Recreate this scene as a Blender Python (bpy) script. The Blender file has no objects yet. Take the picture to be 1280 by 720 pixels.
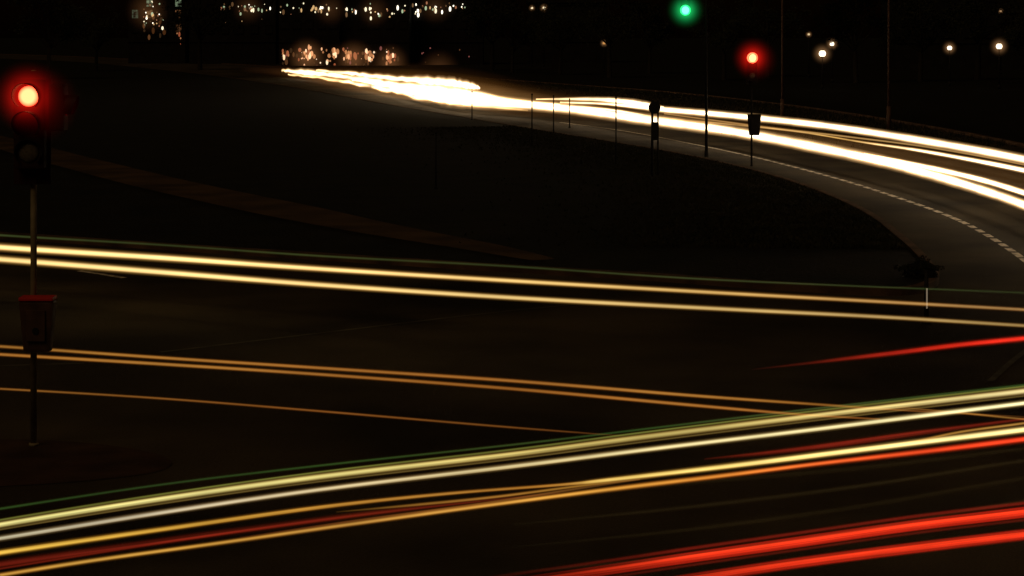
import bpy, bmesh, math, random
from mathutils import Vector, Matrix
from mathutils.geometry import tessellate_polygon
random.seed(7)
scene = bpy.context.scene
scene.view_settings.view_transform = 'Standard'
scene.view_settings.look = 'None'
scene.view_settings.exposure = 0
COL = scene.collection

# ---------------------------------------------------------------- survey
F, H, HZ = 2489.0, 4.0, 45.0      # survey constants: camera 4 m above the road, 70 mm lens
def W(px, py, z=0.0):
    d = F*(H-z)/(py-HZ)
    return Vector(((px-640.0)*d/F, d, z))
def at(px, d, z=0.0):
    return Vector(((px-640.0)*d/F, d, z))

cam_d = bpy.data.cameras.new("camera"); cam = bpy.data.objects.new("camera", cam_d)
COL.objects.link(cam); scene.camera = cam
cam.location = (0,0,H); cam.rotation_euler = (math.radians(90),0,0)
cam_d.lens = 70; cam_d.sensor_width = 36; cam_d.shift_y = -(360-HZ)/1280.0
cam_d.clip_end = 6000; cam_d.clip_start = 0.1

# ---------------------------------------------------------------- world
w = bpy.data.worlds.new("World"); scene.world = w; w.use_nodes = True
nt = w.node_tree; bg = nt.nodes["Background"]
sky = nt.nodes.new("ShaderNodeTexSky"); sky.sky_type = 'NISHITA'; sky.sun_disc = False
sky.sun_elevation = math.radians(4); sky.sun_rotation = math.radians(200)
mixn = nt.nodes.new("ShaderNodeMix"); mixn.data_type='RGBA'; mixn.blend_type='MULTIPLY'
mixn.inputs[0].default_value = 1.0
nt.links.new(sky.outputs[0], mixn.inputs[6]); mixn.inputs[7].default_value = (1.0,0.55,0.3,1)
nt.links.new(mixn.outputs[2], bg.inputs[0]); bg.inputs[1].default_value = 0.0005
sd = bpy.data.lights.new("fill_sun",'SUN'); so = bpy.data.objects.new("fill_sun", sd)  # unseen warm fill light, added to lift the dark ground
COL.objects.link(so); sd.energy = 0.32; sd.angle = math.radians(35); sd.color=(1.0,0.68,0.34)
so.rotation_euler = (math.radians(40),0,math.radians(-35))

# ---------------------------------------------------------------- materials
def new_mat(name):
    m = bpy.data.materials.new(name); m.use_nodes = True
    return m, m.node_tree, m.node_tree.nodes["Principled BSDF"]
def noisy(name, c1, c2, scale=4, rough=0.8, detail=6, bump=0.0, bscale=60, metal=0.0, dist=0.02):
    m, t, b = new_mat(name)
    tc = t.nodes.new("ShaderNodeTexCoord"); n = t.nodes.new("ShaderNodeTexNoise")
    n.inputs["Scale"].default_value = scale; n.inputs["Detail"].default_value = detail
    t.links.new(tc.outputs["Object"], n.inputs["Vector"])
    r = t.nodes.new("ShaderNodeValToRGB"); r.color_ramp.elements[0].position=.35; r.color_ramp.elements[1].position=.68
    r.color_ramp.elements[0].color=(*c1,1); r.color_ramp.elements[1].color=(*c2,1)
    t.links.new(n.outputs["Fac"], r.inputs[0]); t.links.new(r.outputs[0], b.inputs["Base Color"])
    b.inputs["Roughness"].default_value = rough; b.inputs["Metallic"].default_value = metal
    b.inputs["Specular IOR Level"].default_value = .15
    if bump>0:
        n2 = t.nodes.new("ShaderNodeTexNoise"); n2.inputs["Scale"].default_value=bscale; n2.inputs["Detail"].default_value=4
        t.links.new(tc.outputs["Object"], n2.inputs["Vector"])
        bp = t.nodes.new("ShaderNodeBump"); bp.inputs["Strength"].default_value=bump; bp.inputs["Distance"].default_value=dist
        t.links.new(n2.outputs["Fac"], bp.inputs["Height"]); t.links.new(bp.outputs[0], b.inputs["Normal"])
    return m
def asphalt_mat():
    m, t, b = new_mat("asphalt")
    tc = t.nodes.new("ShaderNodeTexCoord")
    n1 = t.nodes.new("ShaderNodeTexNoise"); n1.inputs["Scale"].default_value=0.28; n1.inputs["Detail"].default_value=8
    n2 = t.nodes.new("ShaderNodeTexNoise"); n2.inputs["Scale"].default_value=45; n2.inputs["Detail"].default_value=5
    for n in (n1,n2): t.links.new(tc.outputs["Object"], n.inputs["Vector"])
    r = t.nodes.new("ShaderNodeValToRGB")
    r.color_ramp.elements[0].position=.36; r.color_ramp.elements[0].color=(.018,.013,.008,1)
    r.color_ramp.elements[1].position=.66; r.color_ramp.elements[1].color=(.066,.050,.030,1)
    t.links.new(n1.outputs["Fac"], r.inputs[0])
    mx = t.nodes.new("ShaderNodeMix"); mx.data_type='RGBA'; mx.blend_type='OVERLAY'; mx.inputs[0].default_value=.6
    t.links.new(r.outputs[0], mx.inputs[6]); t.links.new(n2.outputs["Fac"], mx.inputs[7])
    t.links.new(mx.outputs[2], b.inputs["Base Color"]); b.inputs["Roughness"].default_value=.8
    b.inputs["Specular IOR Level"].default_value=.12
    bp = t.nodes.new("ShaderNodeBump"); bp.inputs["Strength"].default_value=.7; bp.inputs["Distance"].default_value=.02
    t.links.new(n2.outputs["Fac"], bp.inputs["Height"]); t.links.new(bp.outputs[0], b.inputs["Normal"])
    return m
M_ASPH = asphalt_mat()
M_GRASS = noisy("grass_ground",(.004,.0035,.0015),(.011,.009,.004),scale=.8,rough=.95,bump=.6,bscale=14,dist=.04)
M_BLADE = noisy("grass_blades",(.008,.009,.003),(.026,.021,.008),scale=1.2,rough=.9)
M_PATH = noisy("path_gravel",(.03,.017,.008),(.08,.045,.02),scale=.7,rough=.9,bump=.5,bscale=30)
M_KERB = noisy("kerb_concrete",(.045,.026,.016),(.12,.068,.04),scale=1.5,rough=.85,bump=.4,bscale=40)
M_PAVE = noisy("paving",(.024,.011,.007),(.05,.024,.015),scale=2.5,rough=.85,bump=.4,bscale=30)
M_POLE = noisy("pole_metal",(.15,.12,.07),(.25,.2,.12),scale=6,rough=.6)
M_DARK = noisy("dark_housing",(.008,.0065,.006),(.016,.013,.012),scale=8,rough=.7)
M_SIDE = noisy("housing_red_glow",(.02,.006,.005),(.03,.01,.008),scale=8,rough=.7)  # red lamp glow on the housing put into its base colour
M_GREYBOX = noisy("box_paint",(.05,.026,.018),(.085,.045,.03),scale=8,rough=.6)
M_REDLIT = noisy("red_lamp_reflection",(.5,.025,.015),(.6,.035,.02),scale=8,rough=.5)  # reflection of the red lamp on the hood, put into base colour
M_GLASSDIM = noisy("unlit_lens",(.07,.06,.045),(.12,.10,.075),scale=40,rough=.4)
M_BARK = noisy("bark",(.015,.012,.008),(.03,.022,.015),scale=6,rough=.9,bump=.6,bscale=20)
M_LEAF = noisy("leaves",(.008,.009,.004),(.022,.021,.009),scale=1.2,rough=.8)
M_WALL = noisy("render_wall",(.010,.008,.007),(.018,.015,.013),scale=1.2,rough=.9)
M_ROOF = noisy("roof_dark",(.012,.009,.007),(.02,.015,.012),scale=2,rough=.9)
M_FRAME = noisy("frame_paint",(.01,.008,.006),(.018,.014,.01),scale=5,rough=.6)
def paint_mat():
    m,t,b = new_mat("road_paint")
    tc=t.nodes.new("ShaderNodeTexCoord"); n=t.nodes.new("ShaderNodeTexNoise"); n.inputs["Scale"].default_value=9; n.inputs["Detail"].default_value=8
    t.links.new(tc.outputs["Object"], n.inputs["Vector"])
    r=t.nodes.new("ShaderNodeValToRGB"); r.color_ramp.elements[0].position=.38; r.color_ramp.elements[1].position=.55
    r.color_ramp.elements[0].color=(.14,.11,.08,1); r.color_ramp.elements[1].color=(.72,.62,.48,1)
    t.links.new(n.outputs["Fac"], r.inputs[0]); t.links.new(r.outputs[0], b.inputs["Base Color"]); b.inputs["Roughness"].default_value=.6
    return m
M_PAINT = paint_mat()
M_WORN = noisy("worn_road_paint",(.03,.027,.02),(.09,.08,.06),scale=3,rough=.7)

def attr_emit():
    m = bpy.data.materials.new("trail_light"); m.use_nodes=True; t=m.node_tree; t.nodes.clear()
    o=t.nodes.new("ShaderNodeOutputMaterial"); e=t.nodes.new("ShaderNodeEmission"); a=t.nodes.new("ShaderNodeAttribute")
    tr=t.nodes.new("ShaderNodeBsdfTransparent"); ad=t.nodes.new("ShaderNodeAddShader")
    a.attribute_name="trail_colour"; t.links.new(a.outputs["Color"],e.inputs[0]); e.inputs[1].default_value=1
    t.links.new(e.outputs[0],ad.inputs[0]); t.links.new(tr.outputs[0],ad.inputs[1])
    t.links.new(ad.outputs[0],o.inputs[0]); return m
M_TRAIL = attr_emit()
def vol_ball(col, peak, centre, r, pw=3.0):  # emissive ball imitating bloom round a lamp; no mist is modelled
    m=bpy.data.materials.new("lamp_bloom"); m.use_nodes=True; t=m.node_tree; t.nodes.clear()
    o=t.nodes.new("ShaderNodeOutputMaterial"); e=t.nodes.new("ShaderNodeEmission"); e.inputs[0].default_value=(*col,1)
    tc=t.nodes.new("ShaderNodeTexCoord"); d=t.nodes.new("ShaderNodeVectorMath"); d.operation='DISTANCE'; d.inputs[1].default_value=centre
    t.links.new(tc.outputs["Object"],d.inputs[0])
    mr=t.nodes.new("ShaderNodeMapRange"); mr.inputs[1].default_value=0; mr.inputs[2].default_value=r*.97; mr.inputs[3].default_value=1; mr.inputs[4].default_value=0
    t.links.new(d.outputs["Value"],mr.inputs[0])
    p=t.nodes.new("ShaderNodeMath"); p.operation='POWER'; p.inputs[1].default_value=pw; t.links.new(mr.outputs[0],p.inputs[0])
    q=t.nodes.new("ShaderNodeMath"); q.operation='MULTIPLY'; q.inputs[1].default_value=peak*(pw+1)/(2*r); t.links.new(p.outputs[0],q.inputs[0])
    t.links.new(q.outputs[0],e.inputs[1]); t.links.new(e.outputs[0],o.inputs["Volume"]); return m
_em={}
def emit(col, s=1.0, tex=False):
    k=(col,s,tex)
    if k in _em: return _em[k]
    m=bpy.data.materials.new("self_lit"); m.use_nodes=True; t=m.node_tree; t.nodes.clear()
    o=t.nodes.new("ShaderNodeOutputMaterial"); e=t.nodes.new("ShaderNodeEmission")
    e.inputs[0].default_value=(*col,1); e.inputs[1].default_value=s
    tc=t.nodes.new("ShaderNodeTexCoord"); n=t.nodes.new("ShaderNodeTexNoise")
    n.inputs["Scale"].default_value=1.6 if tex else .5; n.inputs["Detail"].default_value=5
    t.links.new(tc.outputs["Object"],n.inputs["Vector"])
    mr=t.nodes.new("ShaderNodeMapRange"); mr.inputs[1].default_value=.42 if tex else .2; mr.inputs[2].default_value=.66 if tex else .8
    mr.inputs[3].default_value=s*(.02 if tex else .8); mr.inputs[4].default_value=s*(1.8 if tex else 1.2)
    t.links.new(n.outputs["Fac"],mr.inputs[0]); t.links.new(mr.outputs[0],e.inputs[1])
    t.links.new(e.outputs[0],o.inputs[0]); _em[k]=m; return m
def lens_mat(name, core, edge, centre, r, axis):
    m=bpy.data.materials.new(name); m.use_nodes=True; t=m.node_tree; t.nodes.clear()
    o=t.nodes.new("ShaderNodeOutputMaterial"); e=t.nodes.new("ShaderNodeEmission")
    tc=t.nodes.new("ShaderNodeTexCoord"); d=t.nodes.new("ShaderNodeVectorMath"); d.operation='DISTANCE'
    d.inputs[1].default_value=centre; t.links.new(tc.outputs["Object"],d.inputs[0])
    mr=t.nodes.new("ShaderNodeMapRange"); mr.inputs[1].default_value=r*.6; mr.inputs[2].default_value=r*1.08
    t.links.new(d.outputs["Value"],mr.inputs[0])
    mx=t.nodes.new("ShaderNodeMix"); mx.data_type='RGBA'; mx.inputs[6].default_value=(*core,1); mx.inputs[7].default_value=(*edge,1)
    t.links.new(mr.outputs[0],mx.inputs[0]); t.links.new(mx.outputs[2],e.inputs[0]); t.links.new(e.outputs[0],o.inputs[0]); return m

# ---------------------------------------------------------------- mesh helpers
class MB:
    def __init__(s): s.b=bmesh.new()
    def box(s,c,size,rz=0,bev=0.0,rx=0,taper=None):
        r=bmesh.ops.create_cube(s.b,size=1.0); v=r['verts']
        if taper:
            for q in v:
                if q.co.z<0: q.co.x*=taper; q.co.y*=taper
        M=Matrix.Translation(c)@Matrix.Rotation(rz,4,'Z')@Matrix.Rotation(rx,4,'X')@Matrix.Diagonal((*size,1))
        bmesh.ops.transform(s.b,matrix=M,verts=v)
        if bev>0:
            es={e for q in v for e in q.link_edges}
            bmesh.ops.bevel(s.b,geom=list(es),offset=bev,segments=2,affect='EDGES',profile=.7)
        return s
    def cyl(s,p0,p1,r0,r1=None,seg=16,caps=True):
        r1=r0 if r1 is None else r1
        p0=Vector(p0);p1=Vector(p1);d=p1-p0
        M=Matrix.Translation((p0+p1)/2)@d.to_track_quat('Z','Y').to_matrix().to_4x4()
        bmesh.ops.create_cone(s.b,cap_ends=caps,segments=seg,radius1=r0,radius2=r1,depth=d.length,matrix=M); return s
    def sph(s,c,r,sub=2,sc=(1,1,1)):
        bmesh.ops.create_icosphere(s.b,subdivisions=sub,radius=r,matrix=Matrix.Translation(c)@Matrix.Diagonal((*sc,1))); return s
    def visor(s,c,r,length,ax='y',seg=20,t=.006):
        def P(a,rr,l):
            x=math.sin(a)*rr; z=math.cos(a)*rr
            return (c[0]+x,c[1]-l,c[2]+z) if ax=='y' else (c[0]+l,c[1]+x,c[2]+z)
        rows=[]
        for i in range(seg+1):
            a=math.radians(-140+280*i/seg); L=length*(0.45+.55*max(0,math.cos(a*.62)))
            rows.append([s.b.verts.new(P(a,r,0)),s.b.verts.new(P(a,r,L)),s.b.verts.new(P(a,r+t,L)),s.b.verts.new(P(a,r+t,0))])
        for i in range(seg):
            for k in range(4):
                s.b.faces.new((rows[i][k],rows[i][(k+1)%4],rows[i+1][(k+1)%4],rows[i+1][k]))
        return s
    def obj(s,name,mat,parent=None,smooth=False,loc=None):
        bmesh.ops.recalc_face_normals(s.b,faces=s.b.faces[:])
        me=bpy.data.meshes.new(name); s.b.to_mesh(me); s.b.free()
        if smooth:
            for p in me.polygons: p.use_smooth=True
        me.materials.append(mat); o=bpy.data.objects.new(name,me); COL.objects.link(o)
        if parent: o.parent=parent
        if loc is not None: o.location=loc
        return o
def root(name,loc,label,cat,group=None,rz=0):
    e=bpy.data.objects.new(name,None); COL.objects.link(e); e.location=loc; e.rotation_euler[2]=rz
    e.empty_display_size=.2; e["label"]=label; e["category"]=cat
    if group: e["group"]=group
    return e
def spline(pts,n=8):
    out=[]; P=[pts[0]]+list(pts)+[pts[-1]]
    for i in range(1,len(P)-2):
        a,b,c,d=P[i-1],P[i],P[i+1],P[i+2]
        for k in range(n):
            t=k/n
            out.append(tuple(.5*((2*b[j])+(-a[j]+c[j])*t+(2*a[j]-5*b[j]+4*c[j]-d[j])*t*t+(-a[j]+3*b[j]-3*c[j]+d[j])*t**3) for j in range(len(b))))
    out.append(tuple(pts[-1])); return out
def flat(name,pts,z,mat,kind="structure"):
    tris=tessellate_polygon([[Vector((p[0],p[1],0)) for p in pts]])
    me=bpy.data.meshes.new(name); me.from_pydata([(p[0],p[1],z) for p in pts],[],[tuple(t) for t in tris])
    me.update(); b=bmesh.new(); b.from_mesh(me); bmesh.ops.recalc_face_normals(b,faces=b.faces[:])
    for f in b.faces:
        if f.normal.z<0: f.normal_flip()
    b.to_mesh(me); b.free()
    me.materials.append(mat); o=bpy.data.objects.new(name,me); COL.objects.link(o); o["kind"]=kind; return o
def offs(pts):
    n=[]
    for i in range(len(pts)):
        a=pts[max(0,i-1)]; b=pts[min(len(pts)-1,i+1)]; d=Vector((b[0]-a[0],b[1]-a[1])); d.normalize(); n.append(Vector((-d.y,d.x)))
    return n
def sweep(name,pts,w,z0,z1,mat,dash=None,off=0.0,wf=None):
    N=offs(pts); b=bmesh.new(); acc=0; prev=None; w0=w
    for i,p in enumerate(pts):
        if wf: w=w0*wf(i/(len(pts)-1))
        if i: acc+=math.hypot(p[0]-pts[i-1][0],p[1]-pts[i-1][1])
        l=(p[0]+N[i].x*(off-w/2),p[1]+N[i].y*(off-w/2)); r=(p[0]+N[i].x*(off+w/2),p[1]+N[i].y*(off+w/2))
        if z0==z1: cur=[b.verts.new((*l,z0)),b.verts.new((*r,z0))]
        else: cur=[b.verts.new((*l,z0)),b.verts.new((*l,z1)),b.verts.new((*r,z1)),b.verts.new((*r,z0))]
        on = dash is None or (acc%(dash[0]+dash[1]))<dash[0]
        if prev and on:
            for k in range(len(cur)-1): b.faces.new((prev[k],prev[k+1],cur[k+1],cur[k]))
        prev=cur
    bmesh.ops.recalc_face_normals(b,faces=b.faces[:])
    for f in b.faces:
        if z0==z1 and f.normal.z<0: f.normal_flip()
    bmesh.ops.delete(b,geom=[v for v in b.verts if not v.link_faces],context='VERTS')
    me=bpy.data.meshes.new(name); b.to_mesh(me); b.free(); me.materials.append(mat)
    o=bpy.data.objects.new(name,me); COL.objects.link(o); o["kind"]="structure"; return o
def wpath(px,n=10,z=0): return [W(a[0],a[1],z) for a in spline(px,n)]
def resample(pts,step):
    out=[Vector(pts[0])]
    for i in range(1,len(pts)):
        a=Vector(pts[i-1]);b=Vector(pts[i]);L=(b-a).length;k=max(1,int(L/step))
        for j in range(1,k+1): out.append(a.lerp(b,j/k))
    return out

# ---------------------------------------------------------------- ground and roads
flat("ground",[(-2500,-300),(2500,-300),(2500,4000),(-2500,4000)],0.0,M_GRASS)
outer_px=[(-900,62),(-300,64),(0,68),(200,76),(350,84),(470,91),(590,98),(700,106),(830,116),(960,130),(1100,150),(1280,184),(1500,240),(1900,370),(2500,640)]
outer=wpath(outer_px,8)
road_poly=[(p.x,p.y) for p in outer]+[(60,-20),(-60,-20),(-60,20),(-250,80)]
flat("road",road_poly,0.004,M_ASPH)
inner_px=[(1080,369),(1130,369),(1160,362),(1168,350),(1160,337),(1145,320),(1120,298),(1090,275),(1040,250),(960,222),(850,196),(700,170),(600,153),(480,132),(350,108),(200,88),(0,74),(-600,64)]
lower_px=[(-600,262),(-200,286),(0,298),(200,312),(400,325),(600,338),(800,350),(950,361),(1080,369)]
inner=wpath(inner_px,8); lower=wpath(lower_px,8)
flat("grass_island",[(p.x,p.y) for p in lower[:-1]]+[(p.x,p.y) for p in inner],0.11,M_GRASS)
sweep("kerb",resample(lower[:-1]+inner,1.5),.16,0.0,.125,M_KERB)
sweep("kerb",resample(outer,2),.16,0.0,.125,M_KERB)
path=wpath([(-300,140),(-60,165),(80,199),(200,229),(330,257),(460,284),(600,309),(680,325)],8,.11)
sweep("footpath",path,1.8,.116,.116,M_PATH,wf=lambda t:1-.75*max(0,(t-.6)/.4))
ref=wpath([(-420,552),(-200,549),(0,550),(110,555),(190,567),(215,580),(190,592),(110,602),(0,609),(-200,612),(-420,612)],6)
flat("pavement",[(p.x,p.y) for p in ref],.010,M_PAVE)
edge=wpath([(700,153),(780,164),(850,177),(940,196),(1030,219),(1100,240),(1180,268),(1230,292),(1280,325),(1320,360),(1350,400)],24)
k=int(len(edge)*.28)
sweep("road_marking",edge[:k+1],.12,.009,.009,M_PAINT)
sweep("road_marking",resample(edge[k:],.1),.14,.009,.009,M_PAINT,dash=(.6,.3))
sweep("road_marking",wpath([(1330,405),(1285,437),(1262,455),(1238,477)],6),.08,.009,.009,M_WORN)
sweep("road_marking",wpath([(-40,460),(30,457),(105,455)],4),.08,.009,.009,M_WORN)
sweep("road_marking",wpath([(98,339),(125,343),(155,348)],4),.12,.009,.009,M_PAINT)
sweep("road_marking",resample(wpath([(200,441),(400,417),(620,391),(760,378)],6),.15),.08,.009,.009,M_WORN)

def blades(name,region,n,zb,h=(.06,.2)):
    vs=[];fs=[]
    for i in range(n):
        p=region(); a=random.random()*6.28; hh=random.uniform(*h); ww=random.uniform(.008,.018)*(1+p.y/80)
        dx=math.cos(a)*ww; dy=math.sin(a)*ww; l=Vector((random.gauss(0,.04),random.gauss(0,.04)))
        k=len(vs); vs+= [(p.x-dx,p.y-dy,zb),(p.x+dx,p.y+dy,zb),(p.x+l.x,p.y+l.y,zb+hh)]; fs.append((k,k+1,k+2))
    me=bpy.data.meshes.new(name); me.from_pydata(vs,[],fs); me.materials.append(M_BLADE)
    o=bpy.data.objects.new(name,me); COL.objects.link(o); o["kind"]="stuff"
    o["label"]="short dark grass growing on the road verge"; o["category"]="grass"; return o
innerN=offs(inner)
t=inner[70]+Vector((innerN[70].x,innerN[70].y,0))*2
if t.x>inner[70].x: innerN=[-n for n in innerN]
def verge():
    i=random.randrange(40,len(inner)-45); q=inner[i].lerp(inner[i+1],random.random()); n=innerN[i]
    d=.15+abs(random.gauss(0,2.4)); return Vector((q.x+n.x*d,q.y+n.y*d))
blades("grass",verge,26000,.11,(.02,.08))
outerN=offs(outer)
if (outer[90]+Vector((outerN[90].x,outerN[90].y,0))*2).y<outer[90].y: outerN=[-n for n in outerN]
def verge2():
    i=random.randrange(40,len(outer)-25); q=outer[i].lerp(outer[i+1],random.random()); n=outerN[i]
    d=.2+abs(random.gauss(0,3)); return Vector((q.x+n.x*d,q.y+n.y*d))
blades("grass",verge2,16000,0,(.05,.2))

# ---------------------------------------------------------------- light trails
ROWS=[(-1,0),(-.74,.035),(-.52,.2),(-.34,.66),(-.12,1),(.12,1),(.34,.66),(.52,.2),(.74,.035),(1,0)]
def streak(P,R,C,var):
    """upright band of light with its soft halo painted into the vertex colours"""
    mult=[1+random.uniform(-var,var) for _ in ROWS]; vs=[];fs=[];cs=[]; nr=len(ROWS); ph=[random.random()*6 for _ in ROWS]
    for i,p in enumerate(P):
        for j,(t_,a) in enumerate(ROWS):
            vs.append((p.x,p.y,p.z+t_*R[i]*2.1)); m=a*mult[j]*(1+var*.5*math.sin(i*.35+ph[j]))
            wtint=1-a
            c=C[i]; cs+= [c[0]*m, c[1]*m*(1-.30*wtint), c[2]*m*(1-.6*wtint), 1.0]
    for i in range(len(P)-1):
        for j in range(nr-1):
            k=i*nr+j; fs.append((k,k+1,k+1+nr,k+nr))
    me=bpy.data.meshes.new("light_trail"); me.from_pydata(vs,[],fs)
    at_=me.attributes.new("trail_colour",'FLOAT_COLOR','POINT'); at_.data.foreach_set("color",cs)
    me.materials.append(M_TRAIL); o=bpy.data.objects.new("light_trail",me); COL.objects.link(o); return o
def trail(pts,z,label,n=7,jit=.06,var=.12,k=1.0,blotch=0,group="light trails of passing cars"):
    flatp=[(p[0],p[1],p[2],*p[3]) for p in pts]
    S=spline(flatp,n); P=[];R=[];C=[];ph=random.random()*9
    for i,s in enumerate(S):
        q=W(s[0],s[1],z); r=max(.3,s[2]*k)*q.y/F
        bl=blotch*max(0,min(1,(640-s[0])/120.0))
        g=1+jit*math.sin(i*.9+ph)+jit*.7*math.sin(i*2.3+ph*2)+bl*random.uniform(-.7,.5)
        r*=1+bl*random.uniform(-.3,.45)
        q.z+=bl*random.uniform(-.06,.10)
        P.append(q);R.append(r)
        C.append(tuple(max(0,c*g) for c in s[3:6]))
    o=streak(P,R,C,var); o["label"]=label; o["category"]="light trail"; o["group"]=group
    return o
CR=(1.5,1.12,.56); OR=(.50,.20,.035); ORd=(.16,.055,.01)
LH="cream headlight trail of a car crossing the junction"
LO="thin orange light trail above the dark asphalt"
LT="red tail light trail curving along the road"
LW="brilliant white headlight trail on the curved road"
trail([(-150,297,3.8,CR),(0,309,3.8,(1.5,1.05,.42)),(200,322,3.6,(1.6,1.15,.46)),(400,336,3.1,(1.25,.85,.32)),(640,351,2.7,(.98,.65,.22)),(900,366,2.5,(.66,.4,.12)),(1100,377,2.3,(.46,.25,.075)),(1280,387,2.1,(.32,.17,.055)),(1430,396,2,(.3,.15,.04))],.65,LH,k=.86)
trail([(-150,313,3.8,CR),(0,324,3.7,(1.3,.92,.36)),(200,340,3.5,(1.45,1.05,.42)),(400,356,3.1,(1.2,.84,.31)),(640,372,2.8,(.95,.66,.24)),(900,386,2.6,(.68,.46,.16)),(1100,396,2.4,(.52,.34,.12)),(1280,407,2.2,(.37,.23,.075)),(1430,416,2,(.3,.15,.04))],.65,LH,k=.86)
G1=(.012,.022,.006)
trail([(-150,283,1.2,G1),(0,294,1.4,(.03,.045,.013)),(200,306,1.4,(.018,.028,.008)),(400,320,1.4,(.025,.036,.01)),(640,333,1.4,(.02,.03,.009)),(900,350,1.3,(.025,.035,.011)),(1280,366,1.2,G1),(1430,372,1,G1)],.8,"faint green light trail beside headlight trail")
trail([(-150,425,1.8,OR),(0,433,1.8,(.32,.14,.025)),(200,447,1.9,(.4,.17,.03)),(400,460,1.9,(.37,.145,.025)),(640,476,2.0,(.35,.135,.024)),(860,494,1.9,(.42,.18,.033)),(1000,504,1.6,(.3,.12,.02)),(1150,514,1.2,ORd),(1280,521,.9,(.04,.015,.003))],.65,LO,k=.95)
trail([(-150,434,1.8,OR),(0,443,1.8,(.4,.16,.028)),(200,455,1.9,(.38,.165,.03)),(400,468,1.9,(.33,.13,.023)),(640,486,1.9,(.3,.11,.018)),(860,506,1.9,(.38,.15,.027)),(1000,518,1.5,(.26,.09,.016)),(1100,524,1,ORd)],.65,LO,k=.95)
trail([(-150,479,1.2,ORd),(0,486,1.3,(.2,.08,.014)),(200,498,1.3,(.18,.068,.012)),(400,514,1.3,(.19,.066,.012)),(600,531,1.3,(.14,.05,.009)),(700,539,1.1,(.1,.035,.007)),(780,545,.6,(.03,.01,.002))],.45,LO)
D1=[(-150,683),(0,656),(200,624),(400,596),(640,568),(800,547),(1000,522),(1150,504),(1280,489),(1430,471)]
D1c=[CR,(.85,.76,.28),(.95,.84,.3),(.88,.75,.25),(.68,.53,.16),(.62,.48,.14),(.74,.58,.19),(.92,.74,.28),(1.05,.86,.38),CR]
trail([(*p,3.0,c) for p,c in zip(D1,D1c)],.65,LH,var=.28)
trail([(p[0],p[1]-6,1.2,(.13,.14,.025)) for p in D1],.68,"faint green light trail beside headlight trail",var=.3)
trail([(p[0],p[1]+6,1.0,(.12,.08,.02)) for p in D1],.64,LO,var=.3)
D2=[(-150,697),(0,673),(200,641),(400,612),(640,583),(800,563),(1000,539),(1150,520),(1280,504),(1430,486)]
D2c=[(.5,.46,.34),(.42,.37,.24),(.5,.42,.27),(.55,.44,.24),(.62,.5,.24),(.7,.58,.28),(.8,.69,.34),(.92,.82,.42),(1.0,.9,.48),CR]
trail([(*p,2.6,c) for p,c in zip(D2,D2c)],.65,LH,var=.28)
GG=(.018,.045,.009)
trail([(-150,660,1.5,GG),(0,636,1.6,GG),(200,606,1.5,(.014,.034,.008)),(400,582,1.5,GG),(640,556,1.4,(.025,.045,.01)),(800,537,1.4,GG),(1000,513,1.4,(.035,.055,.014)),(1280,481,1.4,GG),(1430,464,1,GG)],.8,"faint green light trail beside headlight trail")
trail([(-150,714,2.4,(.7,.42,.06)),(0,691,2.8,(.78,.48,.07)),(200,662,2.5,(.6,.33,.045)),(400,634,2.2,(.44,.21,.03)),(560,617,1.8,(.36,.16,.025)),(700,606,1.6,(.42,.19,.03)),(760,600,2.3,(.75,.5,.12)),(900,584,2.7,(1.05,.78,.22)),(1020,569,2.9,(1.2,.92,.32)),(1150,553,3.0,(1.3,1.05,.42)),(1280,537,3.1,(1.35,1.1,.46)),(1430,518,3,CR)],.65,"yellow headlight trail brightening along the road",var=.28)
trail([(-150,744,2.2,OR),(0,719,2.2,(.6,.3,.05)),(120,700,2.2,(.55,.29,.05)),(280,678,2.2,(.5,.25,.04)),(440,655,2.2,(.55,.27,.05)),(600,633,2.2,(.6,.29,.05)),(760,612,2.4,(.75,.34,.05)),(900,595,2.4,(.75,.25,.035)),(1020,580,2.4,(.85,.14,.025)),(1150,565,2.7,(.92,.075,.017)),(1280,549,3.0,(1.0,.06,.017)),(1430,530,2.6,(1,.08,.02))],.65,"amber light trail turning red above the road",var=.25)
DR=(.10,.008,.003)
trail([(-150,727,3.0,DR),(0,705,3.6,(.13,.009,.004)),(150,684,3.4,(.10,.007,.003)),(300,663,3.2,(.11,.008,.003)),(500,637,2.6,(.08,.006,.002)),(700,616,1,(.02,.002,.001))],.75,LT,var=.5)
trail([(-150,736,1.2,DR),(0,711,1.2,(.10,.007,.003)),(200,679,1.3,(.07,.005,.002)),(400,650,1.3,(.06,.004,.002)),(600,627,1,(.02,.002,.001))],.78,LT)
trail([(300,672,.8,(.02,.002,.001)),(450,650,1.4,(.10,.03,.006)),(600,630,1.6,(.16,.06,.01)),(740,608,1.4,(.1,.04,.008)),(860,590,1.0,(.03,.01,.002))],.6,LO)
trail([(420,640,.8,(.02,.008,.001)),(520,631,1.5,(.22,.10,.015)),(620,621,1.6,(.32,.14,.022)),(720,608,1.4,(.28,.13,.018)),(800,599,1,(.1,.04,.01))],.65,LO)
trail([(880,574,1,(.02,.002,.001)),(960,566,2.4,(.11,.007,.003)),(1050,555,3,(.18,.011,.005)),(1150,541,2.8,(.14,.009,.004)),(1280,524,1.8,(.09,.007,.003)),(1430,505,1.2,DR)],.75,LT,var=.3)
trail([(1000,572,1,(.05,.02,.004)),(1120,556,1.3,(.2,.09,.017)),(1200,540,1.4,(.35,.17,.03)),(1280,529,1.4,(.4,.2,.04)),(1430,508,1.2,OR)],.62,LO)
trail([(1120,509,.8,(.08,.03,.006)),(1200,516,1.2,(.25,.11,.02)),(1280,524,1.2,(.22,.1,.02)),(1400,534,1,ORd)],.6,LO)
RD=(.6,.02,.007); RO=(.98,.045,.012)
E1=[(420,762),(600,735),(760,712),(860,697),(1000,677),(1140,657),(1280,640),(1430,622)]
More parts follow.
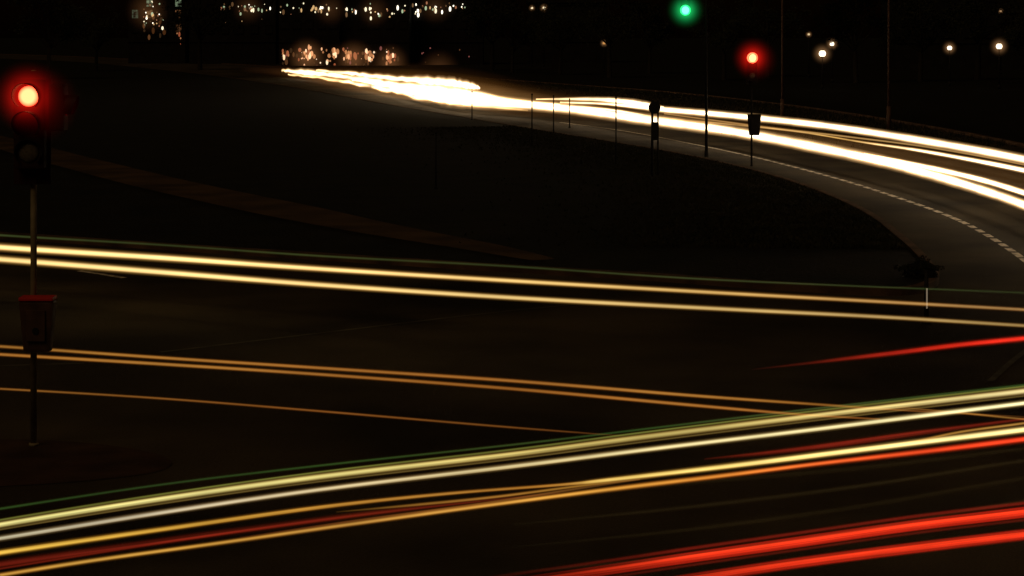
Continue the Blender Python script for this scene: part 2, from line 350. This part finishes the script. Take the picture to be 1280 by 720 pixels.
E2=[(560,771),(700,750),(860,724),(1000,703),(1140,685),(1280,668),(1430,650)]
for base_,cs_ in ((E1,[0,.08,.45,.85,1,1,1,1]),(E2,[0,.2,.55,.8,.9,.95,1])):
    for off,r_,c in ((-1.3,2.2,RO),(2.0,2.0,(.75,.03,.009)),(-5.0,1.6,(.3,.010,.004)),(5.2,1.9,(.36,.011,.004))):
        trail([(p[0],p[1]+off,r_*(.7+.3*k_),tuple(q*k_ for q in c)) for p,k_ in zip(base_,cs_)],.8,LT,var=.3)
trail([(p[0],p[1]-11,2.0,(.12*k_,.006*k_,.003*k_)) for p,k_ in zip(E1,[0,.1,.5,1,1,1,1,1])],.8,LT)
trail([(p[0],p[1]+10,1.6,(.07*k_,.004*k_,.002*k_)) for p,k_ in zip(E1,[0,.2,.5,1,1,1,1,1])],.8,LT)
trail([(940,462,.8,(.005,.001,.001)),(1010,454,1.6,(.06,.004,.002)),(1060,448,2.2,(.18,.009,.004)),(1120,441,2.5,(.4,.015,.007)),(1200,431,2.6,(.7,.022,.009)),(1280,423,2.7,(.95,.03,.014)),(1430,407,2.6,RD)],.8,LT)
for (y0,y1,a) in ((640,590,1),(668,612,.7),(700,640,.5),(610,575,.6)):
    c=(.009*a,.006*a,.002*a)
    trail([(640,y0+16,1.5,(.001,.001,.0005)),(860,y0-6,2.4,c),(1080,(y0+y1)/2-8,2.8,c),(1280,y1-14,2.6,c),(1430,y1-30,2.8,c)],.6,"barely visible light trail above dark asphalt",var=.3)
WH=(5.0,4.0,2.6); WC=(2.8,2.1,1.2); GO=(.4,.22,.07); WM=(1.8,1.2,.55)
def far(pts,z=.65,bl=.55,**q): return trail(pts,z,LW,k=.88,var=.3,jit=.18,blotch=bl,n=9,**q)
far([(352,88,1.4,WM),(385,91,3.0,WH),(430,96,2.6,WC),(480,105,4.2,WH),(540,119,6.2,WH),(590,126,6.2,WH),(660,131,4.8,WH),(720,137,4.6,WH),(790,147,4.8,WH),(850,155,4.8,WH),(920,165,4.8,WH),(1000,180,5,WH),(1100,201,5.2,WH),(1160,217,5,WH),(1220,235,4.8,WH),(1280,256,4.6,WH),(1430,315,5,WH)])
far([(360,93,1,WM),(410,99,1.6,WM),(470,109,2.4,WC),(530,123,2.4,WC),(590,131,2,WM),(660,138,1,GO)],z=.6,bl=.8)
far([(395,88,1,WM),(440,92,2.2,WC),(480,97,3.0,WC),(530,101,4,WH),(565,104,4.6,WH),(590,108,3.8,WH),(600,110,1.4,WC)])
far([(440,100,1.5,WC),(500,108,4,WH),(550,113,5.6,WH),(592,118,4.6,WH),(640,126,2.6,WC),(700,131,1.4,WM)])
far([(670,124,.8,WM),(740,124,2.2,WC),(780,127,3,WH),(808,131,3,WH),(830,135,1.6,WC)])
far([(700,128,1.2,WM),(760,130,1.6,WC),(830,137,2.8,WH),(900,143,3.2,WH),(980,151,3.3,WH),(1060,161,3.5,WH),(1160,177,3.8,WH),(1280,199,4.2,WH),(1430,232,4.4,WH)])
far([(700,133,1,WM),(760,137,1.4,WC),(830,148,1.4,GO),(900,154,1.2,GO),(1000,165,1.0,(.6,.36,.12)),(1080,178,1.2,(.9,.56,.2)),(1160,190,1.8,WC),(1280,213,2.6,WH),(1430,247,3.2,WH)],z=.62)
trail([(830,142,.8,GO),(950,158,1,GO),(1060,171,1,(.5,.3,.1)),(1160,184,1,(.4,.24,.08)),(1280,206,1,GO),(1430,240,1,GO)],.7,"thin golden light trail along the curved road")
far([(1080,192,1,WM),(1150,207,2.4,WH),(1220,223,2.8,WH),(1280,241,3.0,WH),(1430,290,3.6,WH)],z=.62)
trail([(300,86,3,(0,0,0)),(350,90,5,(.02,.007,.002)),(400,96,8,(.09,.035,.01)),(500,108,15,(.2,.10,.03)),(590,118,16,(.2,.10,.03)),(700,132,11,(.09,.042,.012)),(850,150,9,(.05,.024,.007)),(1100,190,10,(.05,.022,.006)),(1280,228,12,(.04,.018,.005)),(1430,270,12,(.03,.014,.004))],.8,"painted warm glow band over the curved road",var=.05)  # wide dim band: glow of the trails put in as emission

# ---------------------------------------------------------------- signals
RED_CORE=(7,.95,.36); RED_EDGE=(2.4,.03,.012)
def glow_ball(parent,c,r,col,peak,pw=3.0):
    MB().sph(c,r,3).obj("glow",vol_ball(col,peak,c,r,pw),parent)
def signal(base,label,lens_r=.10,boost=1.0,side=True,gl=1.0,pole=None):
    R=root("traffic_signal",base,label,"traffic light")
    MB().cyl((0,.10,0),(0,.10,3.62),.032,.030,20).cyl((0,.10,0),(0,.10,.03),.05,.045,20).cyl((0,.10,3.62),(0,.10,3.66),.04,.02,20).obj("pole",pole or M_POLE,R,True)
    hm=MB()
    hm.box((0,-.02,3.14),(.30,.16,.86),bev=.025)
    hm.box((0,.05,3.10),(.36,.012,1.10),bev=.004)
    hm.box((0,.07,2.60),(.1,.1,.1),bev=.01).box((0,.07,3.5),(.1,.1,.06),bev=.01)
    for z in (3.005,3.275): hm.box((0,-.02,z),(.306,.165,.012))
    hd=hm.obj("signal_head",M_SIDE if side else M_DARK,R)
    for i,z in enumerate((3.41,3.14,2.87)):
        MB().visor((0,-.1,z),.125,.20 if i<2 else .07).obj("visor",M_DARK,hd)
        on=i==0; r=lens_r if on else .1
        lm=lens_mat("red_lens",tuple(c*boost for c in RED_CORE),tuple(c*boost for c in RED_EDGE),(0,-.13,z),r,'y') if on else (M_GLASSDIM if i==2 else M_DARK)
        MB().sph((0,-.10,z),r,3,(1,.32,1)).obj("lens",lm,hd,True)
    if side:
        s=MB(); s.box((.25,.06,3.30),(.15,.22,.46),bev=.03).box((.17,.09,3.28),(.06,.06,.06)); sh=s.obj("signal_head",M_SIDE,R)
        z=3.31
        MB().visor((.325,.06,z),.10,.12,'x').obj("visor",M_SIDE,sh)
        MB().sph((.325,.06,z),.09,2,(.3,1,1)).obj("lens",lens_mat("side_red_lens",(.3,.006,.004),(.18,.004,.003),(.34,.06,z),.1,'x'),sh,True)
    b=MB(); b.box((.07,-.02,1.19),(.34,.18,.50),bev=.03,taper=.76).box((.07,-.115,1.2),(.18,.012,.3),bev=.004)
    b.box((.03,.06,1.3),(.1,.06,.04)).box((.03,.06,1.1),(.1,.06,.04))
    bx=b.obj("push_button_box",M_GREYBOX if side else M_DARK,R)
    MB().box((.07,-.02,1.455),(.33,.2,.035),bev=.012).obj("hood",M_REDLIT if side else M_DARK,bx)
    MB().cyl((.07,-.13,1.15),(.07,-.118,1.15),.03,.034,16).obj("button",M_DARK,bx)
    glow_ball(R,(0,-.16,3.41),.44*gl,(1,.012,.006),1.1,4.5)
    glow_ball(R,(.12,-.10,3.34),.42*gl,(1,.015,.008),.06,2)
    return R
signal(W(39,560,.01),"red traffic signal on slim pole with push-button box")
r2=signal(W(940,208,.11),"red traffic signal beside curved road with lit headlights",lens_r=.17,boost=1.3,side=False,gl=1.9,pole=M_DARK); r2.scale=(.95,.95,.95)
for c in r2.children:
    if c.name.startswith("push_button_box"): c.scale=(1.25,1.1,1.25); c.location=(-.02,0,-.2)
g=W(883,196,.11)
R=root("traffic_signal",g,"green traffic signal hung on tall mast arm","traffic light")
MB().cyl((0,0,0),(0,0,9),.05,.03,16).cyl((0,0,0),(0,0,.2),.07,.06,16).obj("pole",M_DARK,R,True)
MB().cyl((0,0,5.6),(-.95,0,5.75),.04,.03,12).obj("arm",M_DARK,R,True)
hx=-.69
hd=MB().box((hx,-.05,5.15),(.30,.18,.9),bev=.02).box((hx,.05,5.15),(.4,.012,1.05)).cyl((hx,0,5.55),(hx,0,5.75),.025,.025,8).obj("signal_head",M_DARK,R)
for i,z in enumerate((5.41,5.13,4.72)):
    MB().visor((hx,-.14,z),.13,.16).obj("visor",M_DARK,hd)
    MB().sph((hx,-.14,z),.17 if i==2 else .1,3,(1,.3,1)).obj("lens",lens_mat("green_lens",(.35,5,1.3),(.02,1.6,.3),(hx,-.18,z),.15,'y') if i==2 else M_GLASSDIM,hd,True)
glow_ball(R,(hx,-.2,4.72),.8,(.02,1,.22),1.0,4.5)

# ---------------------------------------------------------------- posts
def marker_post(px,py,h,r=.026,label="slim dark post standing in the grass verge"):
    R=root("marker_post",W(px,py,.11),label,"post","posts along the grass verge")
    MB().cyl((0,0,0),(0,0,h),r,r*.85,12).cyl((0,0,0),(0,0,.06),r*2,r*1.8,12).obj("post",M_DARK,R,True)
    MB().cyl((0,0,h),(0,0,h+.05),r*1.5,r*.8,12).obj("cap",M_DARK,R,True)
for a in ((545,236,1.4),(590,150,1.3),(665,182,1.8),(692,168,1.5),(712,160,1.2),(770,205,2.0)): marker_post(*a)
R=root("road_sign",W(818,220,.11),"back of small road sign on dark post","road sign")
MB().cyl((-.06,0,0),(-.06,0,2.1),.035,.035,12).cyl((.1,0,0),(.1,0,2.1),.025,.025,12).obj("post",M_DARK,R,True)
MB().cyl((0,-.06,1.9),(0,-.03,1.9),.17,.17,28).box((0,-.02,1.9),(.3,.02,.03)).obj("sign_plate",M_DARK,R)
MB().box((.02,-.03,1.25),(.2,.16,.5),bev=.03).obj("box",M_DARK,R)
R=root("bollard",W(1158,405,0),"slim bollard with white reflective strip made emissive by kerb","bollard")
MB().cyl((0,0,0),(0,0,.72),.035,.028,16).sph((0,0,.72),.028,2).cyl((0,0,0),(0,0,.04),.07,.06,16).obj("post",M_DARK,R,True)
MB().box((0,-.037,.36),(.02,.006,.28)).obj("reflector_glint",emit((.5,.38,.25),.35),R)  # light reflected by the strip is put in as emission
# low shrub at the island tip
vs=[];fs=[]
for i in range(2200):
    a=Vector((random.gauss(0,1),random.gauss(0,1),random.gauss(0,1))).normalized()*random.random()**.33
    lump=1+.25*math.sin(a.x*5+1)+.2*math.sin(a.z*7)
    p=Vector((a.x*.36*lump,a.y*.28,max(.01,.13+a.z*.17*lump))); s=random.uniform(.012,.035)
    u=Vector((random.gauss(0,1),random.gauss(0,1),random.gauss(0,1))).normalized(); v=u.orthogonal().normalized()
    k=len(vs); vs+=[tuple(p-u*s),tuple(p+v*s*.5),tuple(p+u*s),tuple(p-v*s*.5)]; fs.append((k,k+1,k+2,k+3))
R=root("shrub",W(1152,347,.11),"small dark shrub beside the curved kerb","shrub")
me=bpy.data.meshes.new("foliage"); me.from_pydata(vs,[],fs); me.materials.append(M_LEAF); o=bpy.data.objects.new("foliage",me); COL.objects.link(o); o.parent=R
m_=MB()
for i in range(5):
    a=i*1.3; m_.cyl((0,0,0),(math.cos(a)*.15,math.sin(a)*.13,.2),.012,.006,6)
m_.obj("stem",M_BARK,R)

# ---------------------------------------------------------------- lamp posts
def lamp_post(px,d,zl,r,col,s,gl=.4):
    R=root("street_lamp",at(px,d,0),"small lit globe lamp on dark post","street lamp","lit lamps beyond the road")
    MB().cyl((0,0,0),(0,0,zl-r),.07,.045,10).cyl((0,0,0),(0,0,.35),.12,.09,10).cyl((0,0,zl-r-.05),(0,0,zl-r*.8),.12,.14,10).obj("pole",M_DARK,R,True)
    MB().sph((0,0,zl),r,2).obj("lamp_globe",emit(col,s),R,True)
    MB().cyl((0,0,zl+r*.85),(0,0,zl+r*1.25),r*.7,.02,12).obj("cap",M_DARK,R,True)
    glow_ball(R,(0,0,zl),r*4,(1,.5,.2),gl,3.5)
def ly(py,d): return H-(py-HZ)*d/F
for px,py,d,rp,c,s in ((1011,43,190,1.5,(1,.75,.4),.7),(1028,67,150,4.4,(1,.85,.6),3),(1040,55,170,2.8,(1,.85,.6),2.2),(1187,60,160,3.1,(1,.85,.62),2.4),(1249,58,150,4.0,(1,.83,.55),2.4),(755,54,220,1.8,(1,.45,.12),.6),(665,10,260,1.5,(1,.8,.5),1),(680,10,260,2,(1,.8,.5),1.2),(1251,14,210,1.3,(1,.6,.3),.3)):
    lamp_post(px,d,ly(py,d),rp*d/F,c,s)
for px,py in ((978,150),(1111,162)):
    R=root("lamp_column",W(px,py,0),"tall thin unlit lamp column beside the road","lamp post","unlit lamp columns")
    MB().cyl((0,0,0),(0,0,9),.06,.04,14).cyl((0,0,0),(0,0,1.0),.1,.09,14).cyl((0,0,9),(-1.2,-.6,9.3),.04,.035,10).obj("pole",M_BARK if False else M_GREYBOX,R,True)
    MB().box((-1.4,-.7,9.3),(.6,.24,.12),rz=.46,bev=.03).obj("lamp_head",M_DARK,R)

# ---------------------------------------------------------------- buildings
warm=[(1,.55,.22),(1,.7,.4),(1,.42,.16),(1,.32,.14),(1,.8,.55),(.75,1,.6)]
def building(px0,px1,d,h,label,floors=(),string=None,haze=()):
    x0=(px0-640)*d/F; x1=(px1-640)*d/F; wd=x1-x0; mid=(px0+px1)/2
    R=root("building",((x0+x1)/2,d,0),label,"building","buildings across the road")
    b=MB(); b.box((0,5,h/2),(wd-.1,10,h)); 
    for z in (3.2,h-.3): b.box((0,-.06,z),(wd-.1,.14,.18))
    b.obj("wall",M_WALL,R)
    MB().box((0,5,h+.15),(wd+.4,10.6,.3),bev=.05).box((wd*.2,5,h+.8),(1.4,1.4,1.2)).obj("roof",M_ROOF,R)
    def win(x,z,ww,hh,mat):
        wo=MB().box((x,-.03,z),(ww,.04,hh)).obj("window",mat,R)
        MB().box((x,-.07,z+hh/2+.04),(ww+.16,.1,.08)).box((x,-.07,z-hh/2-.04),(ww+.16,.12,.08)).box((x-ww/2-.04,-.07,z),(.08,.1,hh)).box((x+ww/2+.04,-.07,z),(.08,.1,hh)).box((x,-.06,z),(.05,.04,hh)).obj("frame",M_FRAME,wo)
    for (z,ww,hh,n,p) in floors:
        for i in range(n):
            x=(-.5+(i+.5)/n)*wd
            if random.random()<p: win(x,z,ww,hh,emit(random.choice(warm),random.choice((.05,.12,.2)),True))
            else: win(x,z,ww,hh,M_DARK)
    if string:
        groups={}
        for q in string: groups.setdefault((q[3],q[4]),[]).append(q)
        for (c,s),L in groups.items():
            mb=MB()
            for (a,py,rp,_,_) in L:
                big=rp>1.4
                mb.sph(((a-mid)*d/F,-.45,H-(py-HZ)*(d-.45)/F),rp*d/F,2,(random.uniform(.6,.9),.5,random.uniform(1.0,1.9) if big else random.uniform(.8,1.2)))
            o=mb.obj("facade_lights_smears",emit(c,s),R,True); o["kind"]="stuff"
    for (a,py,rp,c,pk) in haze:  # bloom over the facade lights, put in as emissive balls
        glow_ball(R,((a-mid)*d/F,-rp*d/F-1,H-(py-HZ)*d/F),rp*d/F,c,pk,2)
    return R
pal=[((1,.85,.55),1.4),((1,.6,.25),.7),((.8,1,.6),.5),((1,.9,.7),2.2),((1,.4,.2),.35),((1,.55,.25),.2),((1,.5,.2),.1)]
def stringl(a,b,n,y0,y1,rr=(.6,1.9)):
    out=[]
    for i in range(n):
        x=a+(b-a)*random.random()
        c,s=random.choice(pal); y=random.gauss((y0+y1)/2,(y1-y0)*.28); out.append((x,y,random.uniform(*rr),c,s))
    return out
def cluster(a,b,y0,y1,n,pl,rr=(.6,1.9)):
    return [(random.uniform(a,b),random.uniform(y0,y1),random.uniform(*rr),*random.choice(pl)) for i in range(n)]
opal=[((1,.4,.16),.4),((1,.5,.25),1.0),((1,.25,.1),.3),((1,.7,.45),1.3),((1,.3,.25),.2),((1,.4,.15),.1)]
def blob(x,y,n=6,s=4): return [(random.gauss(x,s),random.gauss(y,s*.9),random.uniform(1.3,2.7),*random.choice([((1,.40,.15),.5),((1,.45,.2),1.0),((1,.6,.34),1.5),((1,.3,.12),.35)])) for _ in range(n)]
HZO=(1,.4,.14)
def streaks(a,b,n,y0,y1): return [(random.uniform(a,b),random.uniform(y0,y1),random.uniform(1.5,2.6),*random.choice([((1,.35,.1),.05),((1,.4,.14),.09),((1,.5,.2),.03)])) for _ in range(n)]  # dim smears and reflections of the lights, put in as emissive bulbs
building(160,232,290,16,"tall narrow building with warm lit windows",floors=((5.2,.9,1.2,4,.2),(7.2,.9,1.2,4,.4),(8.9,.9,1.2,4,.5)),string=cluster(180,206,0,36,30,pal,(.6,1.9))+cluster(222,230,40,60,4,opal)+streaks(178,206,10,20,50),haze=((192,14,32,HZO,.05),))
building(236,345,285,12,"dark building with a few tiny facade lights",floors=((5.0,.9,1.1,6,.0),(9.2,1,1.1,6,.0)),string=stringl(276,344,26,6,15)+stringl(276,344,8,2,26,(.4,.9)),haze=((315,10,26,HZO,.03),))
building(348,424,272,11,"low shop building with glowing orange shopfronts",floors=((5.6,1,1.0,5,.0),),string=stringl(350,422,28,7,17)+blob(386,67,18)+blob(417,68,11,3)+blob(357,66,6,3)+cluster(350,422,58,84,26,opal)+streaks(350,422,16,62,88),haze=((388,72,30,HZO,.13),(416,12,26,HZO,.03)))
building(427,512,274,11.5,"low shop building with glowing red and orange shopfronts",floors=((5.6,1,1.0,5,.0),),string=stringl(430,510,32,8,20)+blob(437,69,13,3)+blob(462,70,13,4)+blob(487,71,11,3)+cluster(428,495,60,88,22,opal)+streaks(428,500,16,64,94),haze=((445,74,30,HZO,.12),(490,78,28,HZO,.10),(470,14,26,HZO,.03)))
building(516,604,280,11,"dark building with a line of small facade lights",floors=((5.6,1,1.0,5,.0),),string=stringl(516,582,30,3,17)+cluster(518,592,60,92,12,opal[4:],(.5,1.2)),haze=((545,10,26,HZO,.03),(550,88,32,HZO,.06)))
building(660,760,300,9,"unlit low building behind trees",floors=((5.6,1,1.0,5,.0),))
building(1120,1330,240,12,"dark building with hardly any lit windows",floors=((4.5,1.2,1.3,8,.0),(7.5,1.2,1.3,8,.0)))

# ---------------------------------------------------------------- trees
def tree_meshes(seed,h,cr):
    rnd=random.Random(seed); b=MB()
    b.cyl((0,0,0),(.1,0,h*.35),h*.028,h*.02,10)
    tips=[]
    for i in range(9):
        a=i*2.4; z0=h*rnd.uniform(.28,.42); e=Vector((math.cos(a)*cr*rnd.uniform(.4,.8),math.sin(a)*cr*rnd.uniform(.4,.8),h*rnd.uniform(.5,.88)))
        b.cyl((.08,0,z0),e*.6+Vector((0,0,z0*.35)),h*.012,h*.007,7); b.cyl(e*.6+Vector((0,0,z0*.35)),e,h*.007,h*.003,6); tips.append(e)
    b.cyl((.1,0,h*.35),(0,.1,h*.85),h*.02,h*.005,8); tips.append(Vector((0,0,h*.88)))
    tm=b.obj("trunk",M_BARK); 
    vs=[];fs=[]
    for t_ in tips:
        for c in range(5):
            cc=t_+Vector((rnd.gauss(0,cr*.22),rnd.gauss(0,cr*.22),rnd.gauss(0,h*.06)))
            for l in range(60):
                p=cc+Vector((rnd.gauss(0,cr*.12),rnd.gauss(0,cr*.12),rnd.gauss(0,cr*.1))); s=rnd.uniform(.08,.2)
                u=Vector((rnd.gauss(0,1),rnd.gauss(0,1),rnd.gauss(0,1))).normalized(); v=u.orthogonal().normalized()
                k=len(vs); vs+=[tuple(p-u*s),tuple(p+v*s*.5),tuple(p+u*s),tuple(p-v*s*.5)]; fs.append((k,k+1,k+2,k+3))
    me=bpy.data.meshes.new("crown"); me.from_pydata(vs,[],fs); me.materials.append(M_LEAF)
    cm=bpy.data.objects.new("crown",me); COL.objects.link(cm); return tm,cm
protos=[tree_meshes(s,8+s,3+.3*s) for s in range(3)]
places=[(640,215),(700,205),(762,190),(812,212),(905,180),(960,195),(1070,170),(1150,175),(1222,182),(1290,165),(615,230),(250,235),(60,180),(120,220)]
for i,(px,d) in enumerate(places):
    R=root("tree",at(px,d,0),"dark leafy street tree standing beyond the road","tree","trees beyond the road",rz=random.random()*6)
    sc=random.uniform(.85,1.15); R.scale=(sc,sc,sc)
    tm,cm=protos[i%3]
    for o in (tm,cm):
        if i<3: o.parent=R
        else:
            c=o.copy(); COL.objects.link(c); c.parent=R
